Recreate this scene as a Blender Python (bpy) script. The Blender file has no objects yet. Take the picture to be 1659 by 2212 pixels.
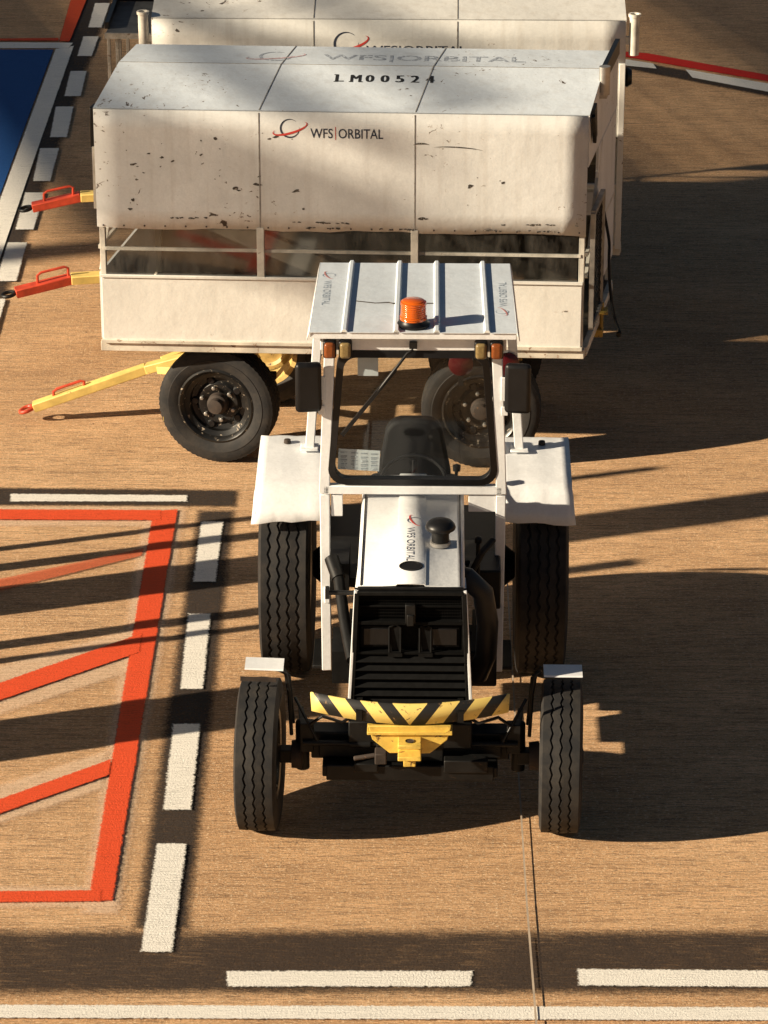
import bpy, math, random
from mathutils import Vector, Matrix
random.seed(7)
PI=math.pi
R=math.radians
COL=bpy.context.scene.collection
# ---------------------------------------------------------------- camera model
F=7230.0; PITCH=R(23.05); H=8.15; CX=829.5; CY=1106.0
cp,sp=math.cos(PITCH),math.sin(PITCH)
def G(px,py,z=0.0):
    k=(CY-py)/F; h=H-z
    Y=(cp*h+k*sp*h)/(sp-k*cp)
    d=cp*Y+sp*h
    return ((px-CX)*d/F, Y)
# ---------------------------------------------------------------- mesh builder
class MB:
    def __init__(s): s.v=[]; s.f=[]
    def add(s,vs,fs):
        b=len(s.v); s.v+= [Vector(v) for v in vs]; s.f+=[tuple(b+i for i in f) for f in fs]; return s
    def box(s,c,sz,rz=0,rx=0,ry=0):
        M=Matrix.Translation(c)@Matrix.Rotation(rz,4,'Z')@Matrix.Rotation(rx,4,'X')@Matrix.Rotation(ry,4,'Y')
        vs=[M@Vector((x*sz[0]/2,y*sz[1]/2,z*sz[2]/2)) for x in(-1,1) for y in(-1,1) for z in(-1,1)]
        return s.add(vs,[(0,1,3,2),(4,6,7,5),(0,4,5,1),(2,3,7,6),(0,2,6,4),(1,5,7,3)])
    def beam(s,a,b,w,h,up=(0,0,1)):
        a=Vector(a);b=Vector(b);t=(b-a).normalized();u=Vector(up)
        if abs(t.dot(u))>.98:u=Vector((0,1,0))
        sd=t.cross(u).normalized();u=sd.cross(t)
        vs=[]
        for p in(a,b):
            for i,j in((-1,-1),(1,-1),(1,1),(-1,1)): vs.append(p+sd*i*w/2+u*j*h/2)
        return s.add(vs,[(0,3,2,1),(4,5,6,7),(0,1,5,4),(1,2,6,5),(2,3,7,6),(3,0,4,7)])
    def tube(s,path,r,n=10,closed=False):
        P=[Vector(p) for p in path];m=len(P);vs=[];fs=[];prev=None
        for i,p in enumerate(P):
            if closed:t=(P[(i+1)%m]-P[i-1]).normalized()
            else:t=(P[min(i+1,m-1)]-P[max(i-1,0)]).normalized()
            if prev is None:
                a=Vector((0,0,1)) if abs(t.z)<.9 else Vector((1,0,0))
                u=t.cross(a).normalized()
            else:u=(prev-t*prev.dot(t)).normalized()
            prev=u;w=t.cross(u)
            rr=r[i] if isinstance(r,(list,tuple)) else r
            for k in range(n):
                g=2*PI*k/n;vs.append(p+(u*math.cos(g)+w*math.sin(g))*rr)
        for i in range(m if closed else m-1):
            j=(i+1)%m
            for k in range(n):
                l=(k+1)%n;fs.append((i*n+k,i*n+l,j*n+l,j*n+k))
        if not closed:
            fs.append(tuple(range(n))[::-1]);fs.append(tuple((m-1)*n+k for k in range(n)))
        return s.add(vs,fs)
    def lathe(s,prof,c=(0,0,0),axis='Z',n=32,closed=False):
        vs=[];fs=[];m=len(prof)
        for k in range(n):
            g=2*PI*k/n;cg,sg=math.cos(g),math.sin(g)
            for a,r in prof:
                if axis=='Z':q=(r*cg,r*sg,a)
                elif axis=='X':q=(a,r*cg,r*sg)
                else:q=(r*cg,a,r*sg)
                vs.append(Vector(q)+Vector(c))
        for k in range(n):
            l=(k+1)%n
            for i in range(m if closed else m-1):
                j=(i+1)%m;fs.append((k*m+i,k*m+j,l*m+j,l*m+i))
        return s.add(vs,fs)
    def ext(s,poly,a0,a1,axis='X',closed=True,caps=True):
        n=len(poly);vs=[]
        for a in(a0,a1):
            for u,v in poly:
                vs.append((a,u,v) if axis=='X' else ((u,a,v) if axis=='Y' else (u,v,a)))
        fs=[(i,(i+1)%n,n+(i+1)%n,n+i) for i in range(n if closed else n-1)]
        if closed and caps: fs+= [tuple(range(n))[::-1],tuple(range(n,2*n))]
        return s.add(vs,fs)
    def xf(s,M,start=0):
        for i in range(start,len(s.v)): s.v[i]=M@s.v[i]
        return s
    def shear(s,k,y0):
        for v in s.v: v.x+=k*(v.y-y0)
        return s
    def build(s,name,mat,parent=None,bev=0,smooth=True,seg=2,solid=0,label=None):
        me=bpy.data.meshes.new(name)
        me.from_pydata([tuple(v) for v in s.v],[],s.f);me.validate()
        import bmesh
        bm=bmesh.new();bm.from_mesh(me);bmesh.ops.recalc_face_normals(bm,faces=bm.faces);bm.to_mesh(me);bm.free()
        if smooth:
            for p in me.polygons:p.use_smooth=True
            me.set_sharp_from_angle(angle=R(38))
        me.materials.append(mat)
        o=bpy.data.objects.new(name,me);COL.objects.link(o)
        if parent:o.parent=parent
        if solid:
            m=o.modifiers.new('s','SOLIDIFY');m.thickness=solid;m.offset=0
        if bev:
            m=o.modifiers.new('b','BEVEL');m.width=bev;m.segments=seg;m.limit_method='ANGLE';m.angle_limit=R(40)
        if label:o['label']=label
        return o
def empty(name,loc,rz,label,cat,group=None):
    o=bpy.data.objects.new(name,None);COL.objects.link(o);o.location=loc;o.rotation_euler=(0,0,rz);o.empty_display_size=.2
    o['label']=label;o['category']=cat
    if group:o['group']=group
    return o
# ---------------------------------------------------------------- materials
class NT:
    def __init__(s,name):
        s.m=bpy.data.materials.new(name);s.m.use_nodes=True;s.t=s.m.node_tree;s.t.nodes.clear()
        s.out=s.t.nodes.new('ShaderNodeOutputMaterial');s.b=s.t.nodes.new('ShaderNodeBsdfPrincipled')
        s.t.links.new(s.b.outputs[0],s.out.inputs[0])
        s.tc=s.t.nodes.new('ShaderNodeTexCoord')
    def n(s,ty,**k):
        x=s.t.nodes.new(ty)
        for a,b in k.items():
            if a.startswith('_'):setattr(x,a[1:],b)
        return x
    def l(s,a,b):s.t.links.new(a,b)
    def noise(s,scale=5,detail=4,rough=.5,dist=0,mp=None,coord='Object'):
        x=s.n('ShaderNodeTexNoise');x.inputs['Scale'].default_value=scale;x.inputs['Detail'].default_value=detail
        x.inputs['Roughness'].default_value=rough;x.inputs['Distortion'].default_value=dist
        src=s.tc.outputs[coord]
        if mp:
            m=s.n('ShaderNodeMapping');m.inputs['Scale'].default_value=mp;s.l(src,m.inputs[0]);src=m.outputs[0]
        s.l(src,x.inputs['Vector']);return x.outputs['Fac']
    def ramp(s,fac,a,b,ca=(0,0,0,1),cb=(1,1,1,1)):
        x=s.n('ShaderNodeValToRGB');e=x.color_ramp.elements
        e[0].position=a;e[0].color=ca;e[1].position=b;e[1].color=cb
        s.l(fac,x.inputs[0]);return x.outputs[0]
    def mix(s,fac,a,b,mode='MIX'):
        x=s.n('ShaderNodeMix');x.data_type='RGBA';x.blend_type=mode
        for v,i in((fac,0),(a,6),(b,7)):
            if isinstance(v,(int,float)):x.inputs[i].default_value=v
            elif isinstance(v,tuple):x.inputs[i].default_value=(v+(1,)) if len(v)==3 else v
            else:s.l(v,x.inputs[i])
        return x.outputs[2]
    def math(s,op,a,b=0,c=None):
        x=s.n('ShaderNodeMath');x.operation=op
        for i,v in enumerate((a,b)):
            if isinstance(v,(int,float)):x.inputs[i].default_value=v
            else:s.l(v,x.inputs[i])
        if c is not None:x.inputs[2].default_value=c
        return x.outputs[0]
    def bump(s,h,strength=.3,dist=.01):
        x=s.n('ShaderNodeBump');x.inputs['Strength'].default_value=strength;x.inputs['Distance'].default_value=dist
        s.l(h,x.inputs['Height']);s.l(x.outputs[0],s.b.inputs['Normal'])
def plain(name,c,rough=.5,metal=0,var=.15,scale=8,dirt=None,bump=0,spec=None):
    t=NT(name)
    f=t.noise(scale,6,.6)
    c2=tuple(max(0,x*(1-var*2)) for x in c);c1=tuple(min(1,x*(1+var*.5)) for x in c)
    col=t.mix(t.ramp(f,.3,.7),c2,c1)
    if dirt:
        g=t.noise(scale*2.3,8,.7,.6)
        col=t.mix(t.ramp(g,dirt[0],dirt[0]+.05),col,dirt[1])
    t.l(col,t.b.inputs['Base Color']);t.b.inputs['Roughness'].default_value=rough;t.b.inputs['Metallic'].default_value=metal
    if spec is not None:t.b.inputs['Specular IOR Level'].default_value=spec
    if bump:t.bump(t.noise(scale*4,6,.6),bump,.01)
    return t.m
def white_worn(name,base,chip_thr=.66,chip2=.6,dirt=.5,rust=(.13,.06,.03),rough=.55,am=.5,cs=13):
    t=NT(name)
    big=t.noise(1.6,4,.55);fine=t.noise(60,4,.7);mid=t.noise(6,7,.7,.3)
    col=t.mix(t.ramp(big,.3,.75),tuple(x*.80 for x in base),base)
    col=t.mix(t.math('MULTIPLY',t.ramp(mid,.45,.72),.36),col,tuple(x*.66 for x in base))
    col=t.mix(t.math('MULTIPLY',t.ramp(fine,.35,.75),.28),col,tuple(x*.60 for x in base))
    st=t.noise(1,5,.6,0,(14,14,.9));col=t.mix(t.math('MULTIPLY',t.ramp(st,.5,.8),dirt),col,(.36,.30,.23))
    area=t.noise(1.1,2,.5)
    a=t.noise(cs,9,.64,.7,(1,1,1.4));b=t.noise(46,4,.6,.4)
    thr=t.math('ADD',a,t.math('MULTIPLY',area,am))
    k=.165+(am-.3)*.5
    chips=t.ramp(thr,chip_thr+k-.012,chip_thr+k)
    halo=t.ramp(thr,chip_thr+k-.045,chip_thr+k)
    col=t.mix(t.math('MULTIPLY',halo,.45),col,(.42,.30,.20))
    col=t.mix(chips,col,(.07,.055,.045))
    ch2=t.ramp(b,chip2+.12,chip2+.135);col=t.mix(ch2,col,rust)
    t.l(col,t.b.inputs['Base Color']);t.b.inputs['Roughness'].default_value=rough
    t.bump(t.math('ADD',t.noise(5,4,.6),t.math('MULTIPLY',t.noise(30,3,.6),.12)),.40,.012)
    return t.m
def rubber(name,c=(.014,.014,.015),dust=(.11,.09,.07),amt=.34):
    t=NT(name);g=t.noise(9,8,.7)
    col=t.mix(t.math('MULTIPLY',t.ramp(g,.42,.8),amt),c,dust)
    t.l(col,t.b.inputs['Base Color']);t.b.inputs['Roughness'].default_value=.72
    t.b.inputs['Specular IOR Level'].default_value=.35
    t.bump(t.noise(120,3,.6),.2,.003);return t.m
def glass(name,tint=(.9,.93,.92),tr=.88,dirt=.1):
    t=NT(name);t.t.nodes.remove(t.b)
    tr_=t.n('ShaderNodeBsdfTransparent');tr_.inputs[0].default_value=tint+(1,)
    gl=t.n('ShaderNodeBsdfGlossy');gl.inputs['Roughness'].default_value=.05
    df=t.n('ShaderNodeBsdfDiffuse');df.inputs[0].default_value=(.6,.55,.48,1)
    m1=t.n('ShaderNodeMixShader');m1.inputs[0].default_value=1-tr;t.l(tr_.outputs[0],m1.inputs[1]);t.l(gl.outputs[0],m1.inputs[2])
    m2=t.n('ShaderNodeMixShader');g=t.noise(3,7,.7,0,(3,3,1));t.l(t.math('MULTIPLY',t.ramp(g,.4,.85),dirt),m2.inputs[0])
    t.l(m1.outputs[0],m2.inputs[1]);t.l(df.outputs[0],m2.inputs[2]);t.l(m2.outputs[0],t.out.inputs[0]);return t.m
def ground_mat():
    t=NT('concrete')
    big=t.noise(.35,5,.6);mid=t.noise(1,7,.7,.2,(1.0,2.4,1));st0=t.noise(1,5,.65,0,(.9,13,1))
    st1=t.noise(1,5,.75,0,(3.2,46,1));st2=t.noise(1,4,.8,0,(12,115,1));sp_=t.noise(85,3,.8);sp2=t.noise(40,5,.8,.3)
    a=(.66,.385,.195);b=(.92,.585,.325)
    col=t.mix(t.ramp(big,.35,.65),a,b)
    col=t.mix(t.math('MULTIPLY',t.ramp(mid,.42,.66),.50),col,(.48,.275,.14))
    col=t.mix(t.math('MULTIPLY',t.ramp(st0,.50,.66),.32),col,(.36,.205,.105))
    col=t.mix(t.math('MULTIPLY',t.ramp(st1,.49,.60),.56),col,(.25,.145,.08))
    col=t.mix(t.math('MULTIPLY',t.ramp(st2,.51,.61),.62),col,(.13,.08,.05))
    col=t.mix(t.math('MULTIPLY',t.ramp(sp_,.56,.64),.58),col,(.12,.075,.045))
    hi=t.noise(1,3,.8,0,(45,100,1));col=t.mix(t.math('MULTIPLY',t.ramp(hi,.56,.64),.80),col,(1.0,.80,.54))
    col=t.mix(t.math('MULTIPLY',t.ramp(sp2,.64,.70),.50),col,(.12,.075,.05))
    pit=t.noise(22,2,.5);col=t.mix(t.math('MULTIPLY',t.ramp(pit,.74,.77),.7),col,(.10,.07,.05))
    t.l(col,t.b.inputs['Base Color']);t.b.inputs['Roughness'].default_value=.85
    t.b.inputs['Specular IOR Level'].default_value=.2
    h=t.math('ADD',t.math('MULTIPLY',st2,1.2),t.math('MULTIPLY',sp_,.8));t.bump(h,.75,.016)
    return t.m
def marking(name,c,wear=.5,opac=1.0,soft=.35,lo=.62,hi=.80):
    t=NT(name)
    at=t.n('ShaderNodeAttribute');at.attribute_name='edge'
    st=t.noise(1,5,.75,0,(6,95,1));sp_=t.noise(85,3,.8);big=t.noise(1.3,4,.6)
    col=t.mix(t.math('MULTIPLY',t.ramp(st,.42,.70),.40),c,tuple(x*.58 for x in c))
    col=t.mix(t.math('MULTIPLY',t.ramp(sp_,.54,.66),.50),col,tuple(x*.45 for x in c))
    t.l(col,t.b.inputs['Base Color']);t.b.inputs['Roughness'].default_value=.75
    t.b.inputs['Specular IOR Level'].default_value=.2
    n1=t.noise(60,4,.8);e=t.math('ADD',at.outputs['Fac'],t.math('MULTIPLY',t.math('SUBTRACT',n1,.5),1.6))
    ea=t.ramp(e,.30,.30+soft)
    w=t.math('ADD',t.math('MULTIPLY',st,.6),t.math('ADD',t.math('MULTIPLY',sp_,.25),t.math('MULTIPLY',big,.3)))
    wa=t.ramp(w,lo,hi,(1,1,1,1),(1-wear,)*3+(1,))
    al=t.math('MULTIPLY',t.math('MULTIPLY',ea,wa),opac)
    t.l(al,t.b.inputs['Alpha'])
    t.bump(t.math('ADD',st,sp_),.5,.014)
    return t.m
M={}
M['ground']=ground_mat()
M['mwhite']=marking('white_marking',(.93,.89,.81),.50)
M['mblack']=marking('black_marking',(.060,.043,.034),.9,.90,.8,.57,.77)
M['mblack2']=marking('black_marking_dense',(.055,.042,.035),.70,.95,.8,.585,.785)
M['mred']=marking('red_marking',(.84,.10,.032),.5)
M['mpale']=marking('pale_marking',(.98,.72,.50),.8,.66,.8,.56,.74)
M['mredf']=marking('faint_red_marking',(.70,.16,.07),.8,.75,.6)
M['mblue']=marking('blue_marking',(.018,.09,.30),.35)
M['mdarkred']=marking('dark_red_marking',(.70,.03,.02),.4)
M['joint']=plain('joint',(.50,.40,.30),.9)
M['cart']=white_worn('cart_paint',(.84,.845,.83),.690,.61,.28,cs=18)
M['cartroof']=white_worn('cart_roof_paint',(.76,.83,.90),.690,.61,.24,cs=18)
M['cartlow']=white_worn('cart_low_paint',(.92,.90,.84),.72,.63,.14)
M['cart2']=white_worn('cart_far_paint',(.80,.79,.75),.71,.64,.35)
M['tw']=white_worn('tractor_white',(.88,.90,.92),.80,.67,.07,rough=.4)
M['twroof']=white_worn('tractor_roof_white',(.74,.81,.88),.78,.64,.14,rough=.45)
M['rubber']=rubber('tyre_rubber')
M['rubber2']=rubber('tyre_rubber_dusty',(.015,.015,.016),(.12,.10,.075),.32)
M['blk']=plain('black_metal',(.010,.010,.010),.5,.1,.3,14,(.64,(.055,.037,.026)),spec=.3)
M['blkpl']=plain('black_plastic',(.008,.008,.009),.4,0,.2,20,spec=.35)
M['gril']=plain('grille_black',(.004,.004,.004),.8,0,.3,30,(.68,(.02,.018,.016)),spec=.1)
M['louv']=plain('louvre_black',(.006,.006,.006),.75,0,.3,30,(.68,(.03,.024,.02)),spec=.15)
M['rim']=plain('rim_black',(.016,.016,.016),.34,.3,.3,12,(.60,(.45,.38,.30)))
M['rimy']=plain('rim_yellow',(.62,.42,.14),.5,.0,.2,12,(.58,(.06,.04,.03)))
M['yel']=plain('yellow_paint',(.82,.56,.11),.5,0,.18,9,(.61,(.14,.07,.03)),.2)
M['yeld']=plain('dirty_yellow_paint',(.50,.33,.06),.6,0,.3,14,(.55,(.08,.05,.03)),.2)
M['yelp']=plain('pale_yellow_paint',(.82,.60,.18),.5,0,.15,9,(.64,(.14,.07,.04)))
M['red']=plain('red_paint',(.62,.07,.03),.45,0,.2,12,(.65,(.08,.03,.02)))
M['rust']=plain('rusty_edge',(.76,.70,.59),.7,0,.2,6,(.60,(.26,.14,.08)))
M['rustd']=plain('rusty_dark',(.05,.035,.027),.8,0,.3,10,(.62,(.20,.10,.05)))
M['steel']=plain('steel',(.45,.43,.40),.4,.7,.2,12,(.66,(.14,.08,.05)))
M['seam']=plain('seam_grey',(.34,.32,.29),.6,0,.3,14,(.58,(.12,.08,.06)))
M['frame']=plain('frame_beige',(.72,.68,.60),.55,0,.2,8,(.64,(.16,.09,.05)))
M['grey']=plain('grey_panel',(.10,.105,.11),.6,0,.25,8)
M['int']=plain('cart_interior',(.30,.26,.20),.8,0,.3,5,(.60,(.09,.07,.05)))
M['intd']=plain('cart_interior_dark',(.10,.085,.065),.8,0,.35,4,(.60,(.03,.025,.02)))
M['seat']=plain('seat_vinyl',(.004,.004,.005),.65,0,.1,20,spec=.2)
M['ink']=plain('navy_ink',(.028,.036,.06),.6,0,.1,30)
M['inkh']=plain('hood_ink',(.10,.12,.17),.6,0,.1,30)
M['ink2']=plain('grey_blue_ink',(.33,.39,.46),.6,0,.1,30)
M['inkblk']=plain('black_ink',(.02,.02,.02),.6,0,.2,30,(.66,(.6,.62,.65)))
M['inkf']=plain('faint_ink',(.36,.40,.46),.6,0,.2,20,(.54,(.70,.76,.82)))
M['inkr']=plain('red_ink',(.60,.05,.035),.6,0,.1,30)
M['inkr2']=plain('dull_red_ink',(.55,.22,.20),.6,0,.1,30)
M['inkfr']=plain('faint_red_ink',(.58,.38,.40),.6,0,.2,30,(.54,(.70,.76,.82)))
M['scrape']=plain('scraped_paint',(.06,.05,.042),.7,0,.3,40,(.56,(.45,.40,.33)))
M['paper']=plain('paper',(.62,.66,.70),.7,0,.05,20)
M['glass']=glass('windscreen_glass',(.82,.86,.86),.97,.015)
M['film']=glass('plastic_film',(.70,.73,.74),.86,.16)
M['lens']=plain('clear_lens',(.24,.17,.07),.3,0,.2,60)
M['amb']=plain('amber_lens_side',(.24,.065,.015),.3,0,.2,60)
M['redlens']=plain('red_lens',(.07,.003,.006),.25,0,.1,40)
def amber():
    t=NT('amber_beacon');t.b.inputs['Base Color'].default_value=(.95,.17,.01,1);t.b.inputs['Roughness'].default_value=.12
    t.b.inputs['Transmission Weight'].default_value=.35;t.b.inputs['Coat Weight'].default_value=.6
    w=t.n('ShaderNodeTexWave');w.bands_direction='Z';w.inputs['Scale'].default_value=28;t.l(t.tc.outputs['Object'],w.inputs[0]);t.bump(w.outputs['Fac'],.6,.005)
    return t.m
M['beacon']=amber()
def hazard():
    t=NT('hazard_stripes');s=t.n('ShaderNodeSeparateXYZ');t.l(t.tc.outputs['Object'],s.inputs[0])
    ax=t.math('ABSOLUTE',s.outputs[0]);zz=t.math('MULTIPLY',t.math('SUBTRACT',s.outputs[2],.74),.75)
    q=t.math('FRACT',t.math('ADD',t.math('DIVIDE',t.math('SUBTRACT',ax,zz),.158),10.0))
    f=t.math('GREATER_THAN',q,.46)
    col=t.mix(f,(.014,.014,.014),(.82,.62,.18))
    g=t.noise(25,8,.7,.5);col=t.mix(t.ramp(g,.60,.64),col,(.20,.12,.06))
    t.l(col,t.b.inputs['Base Color']);t.b.inputs['Roughness'].default_value=.5;return t.m
M['haz']=hazard()
# ---------------------------------------------------------------- lettering
def text_mb(body,O,U,V,L,Ht,space=1.0,bold=0.0):
    cu=bpy.data.curves.new('tmp','FONT');cu.body=body;cu.size=1;cu.space_character=space;cu.resolution_u=3;cu.offset=bold
    ob=bpy.data.objects.new('tmp',cu);COL.objects.link(ob)
    bpy.context.view_layer.update()
    dg=bpy.context.evaluated_depsgraph_get();me=bpy.data.meshes.new_from_object(ob.evaluated_get(dg))
    vs=[v.co.copy() for v in me.vertices];fs=[tuple(p.vertices) for p in me.polygons]
    bpy.data.objects.remove(ob);bpy.data.curves.remove(cu);bpy.data.meshes.remove(me)
    x0=min(v.x for v in vs);x1=max(v.x for v in vs);y0=min(v.y for v in vs);y1=max(v.y for v in vs)
    O=Vector(O);U=Vector(U).normalized();V=Vector(V).normalized()
    mb=MB();mb.add([O+U*((v.x-x0)/(x1-x0)*L)+V*((v.y-y0)/(y1-y0)*Ht) for v in vs],fs);return mb
def arc_strip(mb,C,U,V,rx,ry,a0,a1,w,rot=0,n=28):
    C=Vector(C);U=Vector(U).normalized();V=Vector(V).normalized();vs=[];fs=[]
    for i in range(n+1):
        t=i/n;a=R(a0+(a1-a0)*t);ww=w*(.12+math.sin(PI*t))
        for k in(-.5,.5):
            x=(rx+k*ww)*math.cos(a);y=(ry+k*ww)*math.sin(a);x,y=x*math.cos(rot)-y*math.sin(rot),x*math.sin(rot)+y*math.cos(rot)
            vs.append(C+U*x+V*y)
    for i in range(n):fs.append((2*i,2*i+1,2*i+3,2*i+2))
    return mb.add(vs,fs)
def logo(parent,C,U,V,S,m1,m2,shear=None):
    Nn=Vector(U).cross(Vector(V)).normalized()
    a=arc_strip(MB(),C,U,V,S*.5,S*.5,25,345,S*.09,.4)
    b=arc_strip(MB(),Vector(C)+Nn*.0008,U,V,S*.95,S*.26,150,385,S*.11,.3)
    a.build('emblem_ring',m1,parent,smooth=False);b.build('emblem_swoosh',m2,parent,smooth=False)
# ---------------------------------------------------------------- wheels
def tyre_mb(Rr,W,rim,N=144,zz=.012,grooves=(-.27,-.09,.09,.27),gd=.013,lug=False):
    zf=W/.25
    prof=[(-W*.36,rim,0),(-W*.40,rim+.012,0),(-W*.47,rim+(Rr-rim)*.3,0),(-W*.5,rim+(Rr-rim)*.52,0),(-W*.485,rim+(Rr-rim)*.54,0),(-W*.48,rim+(Rr-rim)*.78,0),(-W*.455,Rr-.020,0),(-W*.425,Rr-.004,.0)]
    g=.0065*zf
    for gx in grooves:
        c=Rr-abs(gx)**2*.06
        prof+=[(gx*W-g,c,1),(gx*W-g*.55,c-gd,1),(gx*W+g*.55,c-gd,1),(gx*W+g,c,1)]
    prof+=[(-a,r,0) for a,r,_ in prof[:8]][::-1]
    m=len(prof);vs=[];fs=[];tri=[0,1,0,-1]
    for k in range(N):
        an=2*PI*k/N;c,s=math.cos(an),math.sin(an);z=tri[k%4]*zz*zf*.50
        for i,(a,r,fl) in enumerate(prof):
            if lug and i in(6,7,m-7,m-8) and k%2==0:r-=.005
            vs.append((a+z*fl,r*c,r*s))
    for k in range(N):
        l=(k+1)%N
        for i in range(m-1):fs.append((k*m+i,k*m+i+1,l*m+i+1,l*m+i))
    return MB().add(vs,fs)
def make_wheel(parent,pos,Rr,W,rim,mat_t,mat_r,outer=-1,yaw=0,axis='X',N=144,lug=False,gv=(-.27,-.09,.09,.27),label=None,hubmat=None):
    Mx=Matrix.Translation(pos)@Matrix.Rotation(yaw+(PI/2 if axis=='Y' else 0),4,'Z')
    o=outer
    rimp=[(o*W*.42,rim+.016),(o*W*.44,rim+.004),(o*W*.38,rim-.012),(o*W*.30,rim-.02),(o*W*.24,rim-.05),(o*W*.10,rim-.055),(o*W*.06,rim-.085),(o*W*.14,rim*.55),(o*W*.14,rim*.42),(o*W*.10,rim*.36),(o*W*.10,.0005)]
    w=MB().lathe(rimp,axis='X',n=40)
    w.lathe([(-o*W*.42,rim+.016),(-o*W*.40,rim-.012),(-o*W*.2,rim-.03),(o*W*.05,rim-.055)],axis='X',n=40)
    w.xf(Mx)
    wo=w.build('wheel',mat_r,parent,label=label)
    tyre_mb(Rr,W,rim,N,lug=lug,grooves=gv).xf(Mx).build('tyre',mat_t,wo)
    h=MB().lathe([(o*W*.10,rim*.30),(o*W*.30,rim*.28),(o*W*.34,rim*.22),(o*W*.52,rim*.20),(o*W*.54,rim*.12),(o*W*.54,.0005)],axis='X',n=20)
    h.xf(Mx).build('hub',hubmat or M['rustd'],wo)
    if axis=='Y' and o<0:
        for k in range(6):
            a=2*PI*k/6+.3
            MB().lathe([(o*W*.12,.013),(o*W*.26,.013),(o*W*.27,.009),(o*W*.27,.0005)],(0,rim*.46*math.cos(a),rim*.46*math.sin(a)),'X',6).xf(Mx).build('wheel_nut',M['steel'],wo)
        for k in range(5):
            a=2*PI*k/5
            MB().lathe([(o*W*.145,.0005),(o*W*.145,.020),(o*W*.09,.030)],(0,rim*.66*math.cos(a),rim*.66*math.sin(a)),'X',12).xf(Mx).build('hand_hole',M['blkpl'],wo)
    return wo
# ================================================================= SETTING
g=MB().add([(-300,-200,0),(300,-200,0),(300,600,0),(-300,600,0)],[(0,1,2,3)]).build('ground',M['ground'],smooth=False);g['kind']='structure'
def poly_sheet(polys,name,mat,z,inset=.03):
    vs=[];fs=[];ed=[]
    for k,P in enumerate(polys):
        P=[Vector(p) for p in P];n=len(P)
        ar=sum(P[i].x*P[(i+1)%n].y-P[(i+1)%n].x*P[i].y for i in range(n))
        if ar<0:P=P[::-1]
        I=[]
        for i in range(n):
            a,b,c=P[i-1],P[i],P[(i+1)%n]
            e1=(b-a).normalized();e2=(c-b).normalized();n1=Vector((-e1.y,e1.x));n2=Vector((-e2.y,e2.x))
            bi=(n1+n2);bi=bi/max(.3,bi.length_squared/2)
            I.append(b+bi*inset)
        b0=len(vs);zz=z+k*.0006
        vs+=[(p.x,p.y,zz) for p in P]+[(p.x,p.y,zz) for p in I];ed+=[0]*n+[1]*n
        for i in range(n):
            j=(i+1)%n;fs.append((b0+i,b0+j,b0+n+j,b0+n+i))
        fs.append(tuple(b0+n+i for i in range(n)))
    me=bpy.data.meshes.new(name);me.from_pydata(vs,[],fs)
    at=me.attributes.new('edge','FLOAT','POINT')
    for i,e in enumerate(ed):at.data[i].value=e
    me.materials.append(mat);o=bpy.data.objects.new(name,me);COL.objects.link(o);o['kind']='structure';return o
def Q(*pts):return [G(*p) for p in pts]
poly_sheet([Q((412,1098),(522,1098),(424,2016),(268,2016))],'black_band',M['mblack2'],.004,.08)
poly_sheet([Q((-60,1050),(524,1056),(520,1100),(-60,1097))],'black_band',M['mblack2'],.006,.06)
poly_sheet([Q((-60,1996),(1760,1996),(1760,2166),(-60,2166))],'black_band',M['mblack'],.006,.14)
poly_sheet([Q((172,-40),(268,-40),(-14,760),(-130,760))],'black_band',M['mblack2'],.004,.10)
poly_sheet([Q((1340,124),(1760,200),(1760,232),(1340,150))],'black_band',M['mblack2'],.004,.08)
poly_sheet([Q((18,1068),(410,1071),(408,1088),(18,1088)),
 Q((430,1128),(487,1128),(470,1262),(412,1262)),Q((402,1327),(460,1327),(443,1494),(384,1494)),
 Q((369,1565),(438,1565),(418,1756),(347,1756)),Q((334,1824),(409,1824),(377,2064),(298,2064))],'white_dashed_line',M['mwhite'],.010,.03)
poly_sheet([Q((482,2098),(1027,2098),(1022,2138),(486,2138)),Q((1240,2094),(1760,2098),(1760,2140),(1245,2136))],'white_dashed_line',M['mwhite'],.010,.03)
poly_sheet([Q((-60,2172),(1760,2178),(1760,2212),(-60,2206))],'white_line',M['mwhite'],.012,.025)
poly_sheet([Q((203,8),(240,8),(222,62),(188,62)),Q((178,80),(216,80),(201,124),(164,124)),Q((150,155),(190,155),(177,211),(136,211)),
 Q((118,232),(162,232),(147,300),(105,300)),Q((84,322),(131,322),(111,395),(68,395)),Q((52,418),(100,418),(75,500),(30,500)),Q((14,526),(62,526),(38,612),(-12,612)),Q((-28,648),(16,648),(-12,745),(-60,745))],'white_dashed_line',M['mwhite'],.010,.025)
poly_sheet([Q((1340,128),(1412,139),(1420,151),(1340,143)),Q((1478,151),(1760,200),(1760,220),(1494,170))],'white_dashed_line',M['mwhite'],.010,.012)
poly_sheet([Q((-60,1088),(418,1088),(405,1144),(-60,1144)),Q((296,1100),(416,1100),(270,1985),(156,1985)),Q((-60,1908),(282,1908),(274,1972),(-60,1972)),
 Q((-60,1450),(335,1338),(330,1446),(-60,1574)),Q((-60,1708),(250,1608),(240,1710),(-60,1812))],'pale_border',M['mpale'],.004,.07)
poly_sheet([Q((-60,1264),(316,1184),(310,1204),(-60,1296))],'faint_red_line',M['mredf'],.009,.02)
poly_sheet([Q((327,1106),(388,1102),(247,1952),(186,1952)),Q((-60,1102),(352,1104),(352,1129),(-60,1127)),Q((-60,1928),(225,1925),(222,1954),(-60,1957)),
 Q((-60,1498),(312,1368),(306,1414),(-60,1540)),Q((-60,1750),(246,1640),(240,1680),(-60,1786))],'red_line',M['mred'],.012,.025)
poly_sheet([Q((-60,108),(118,108),(-60,590))],'blue_area',M['mblue'],.008,.02)
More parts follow.
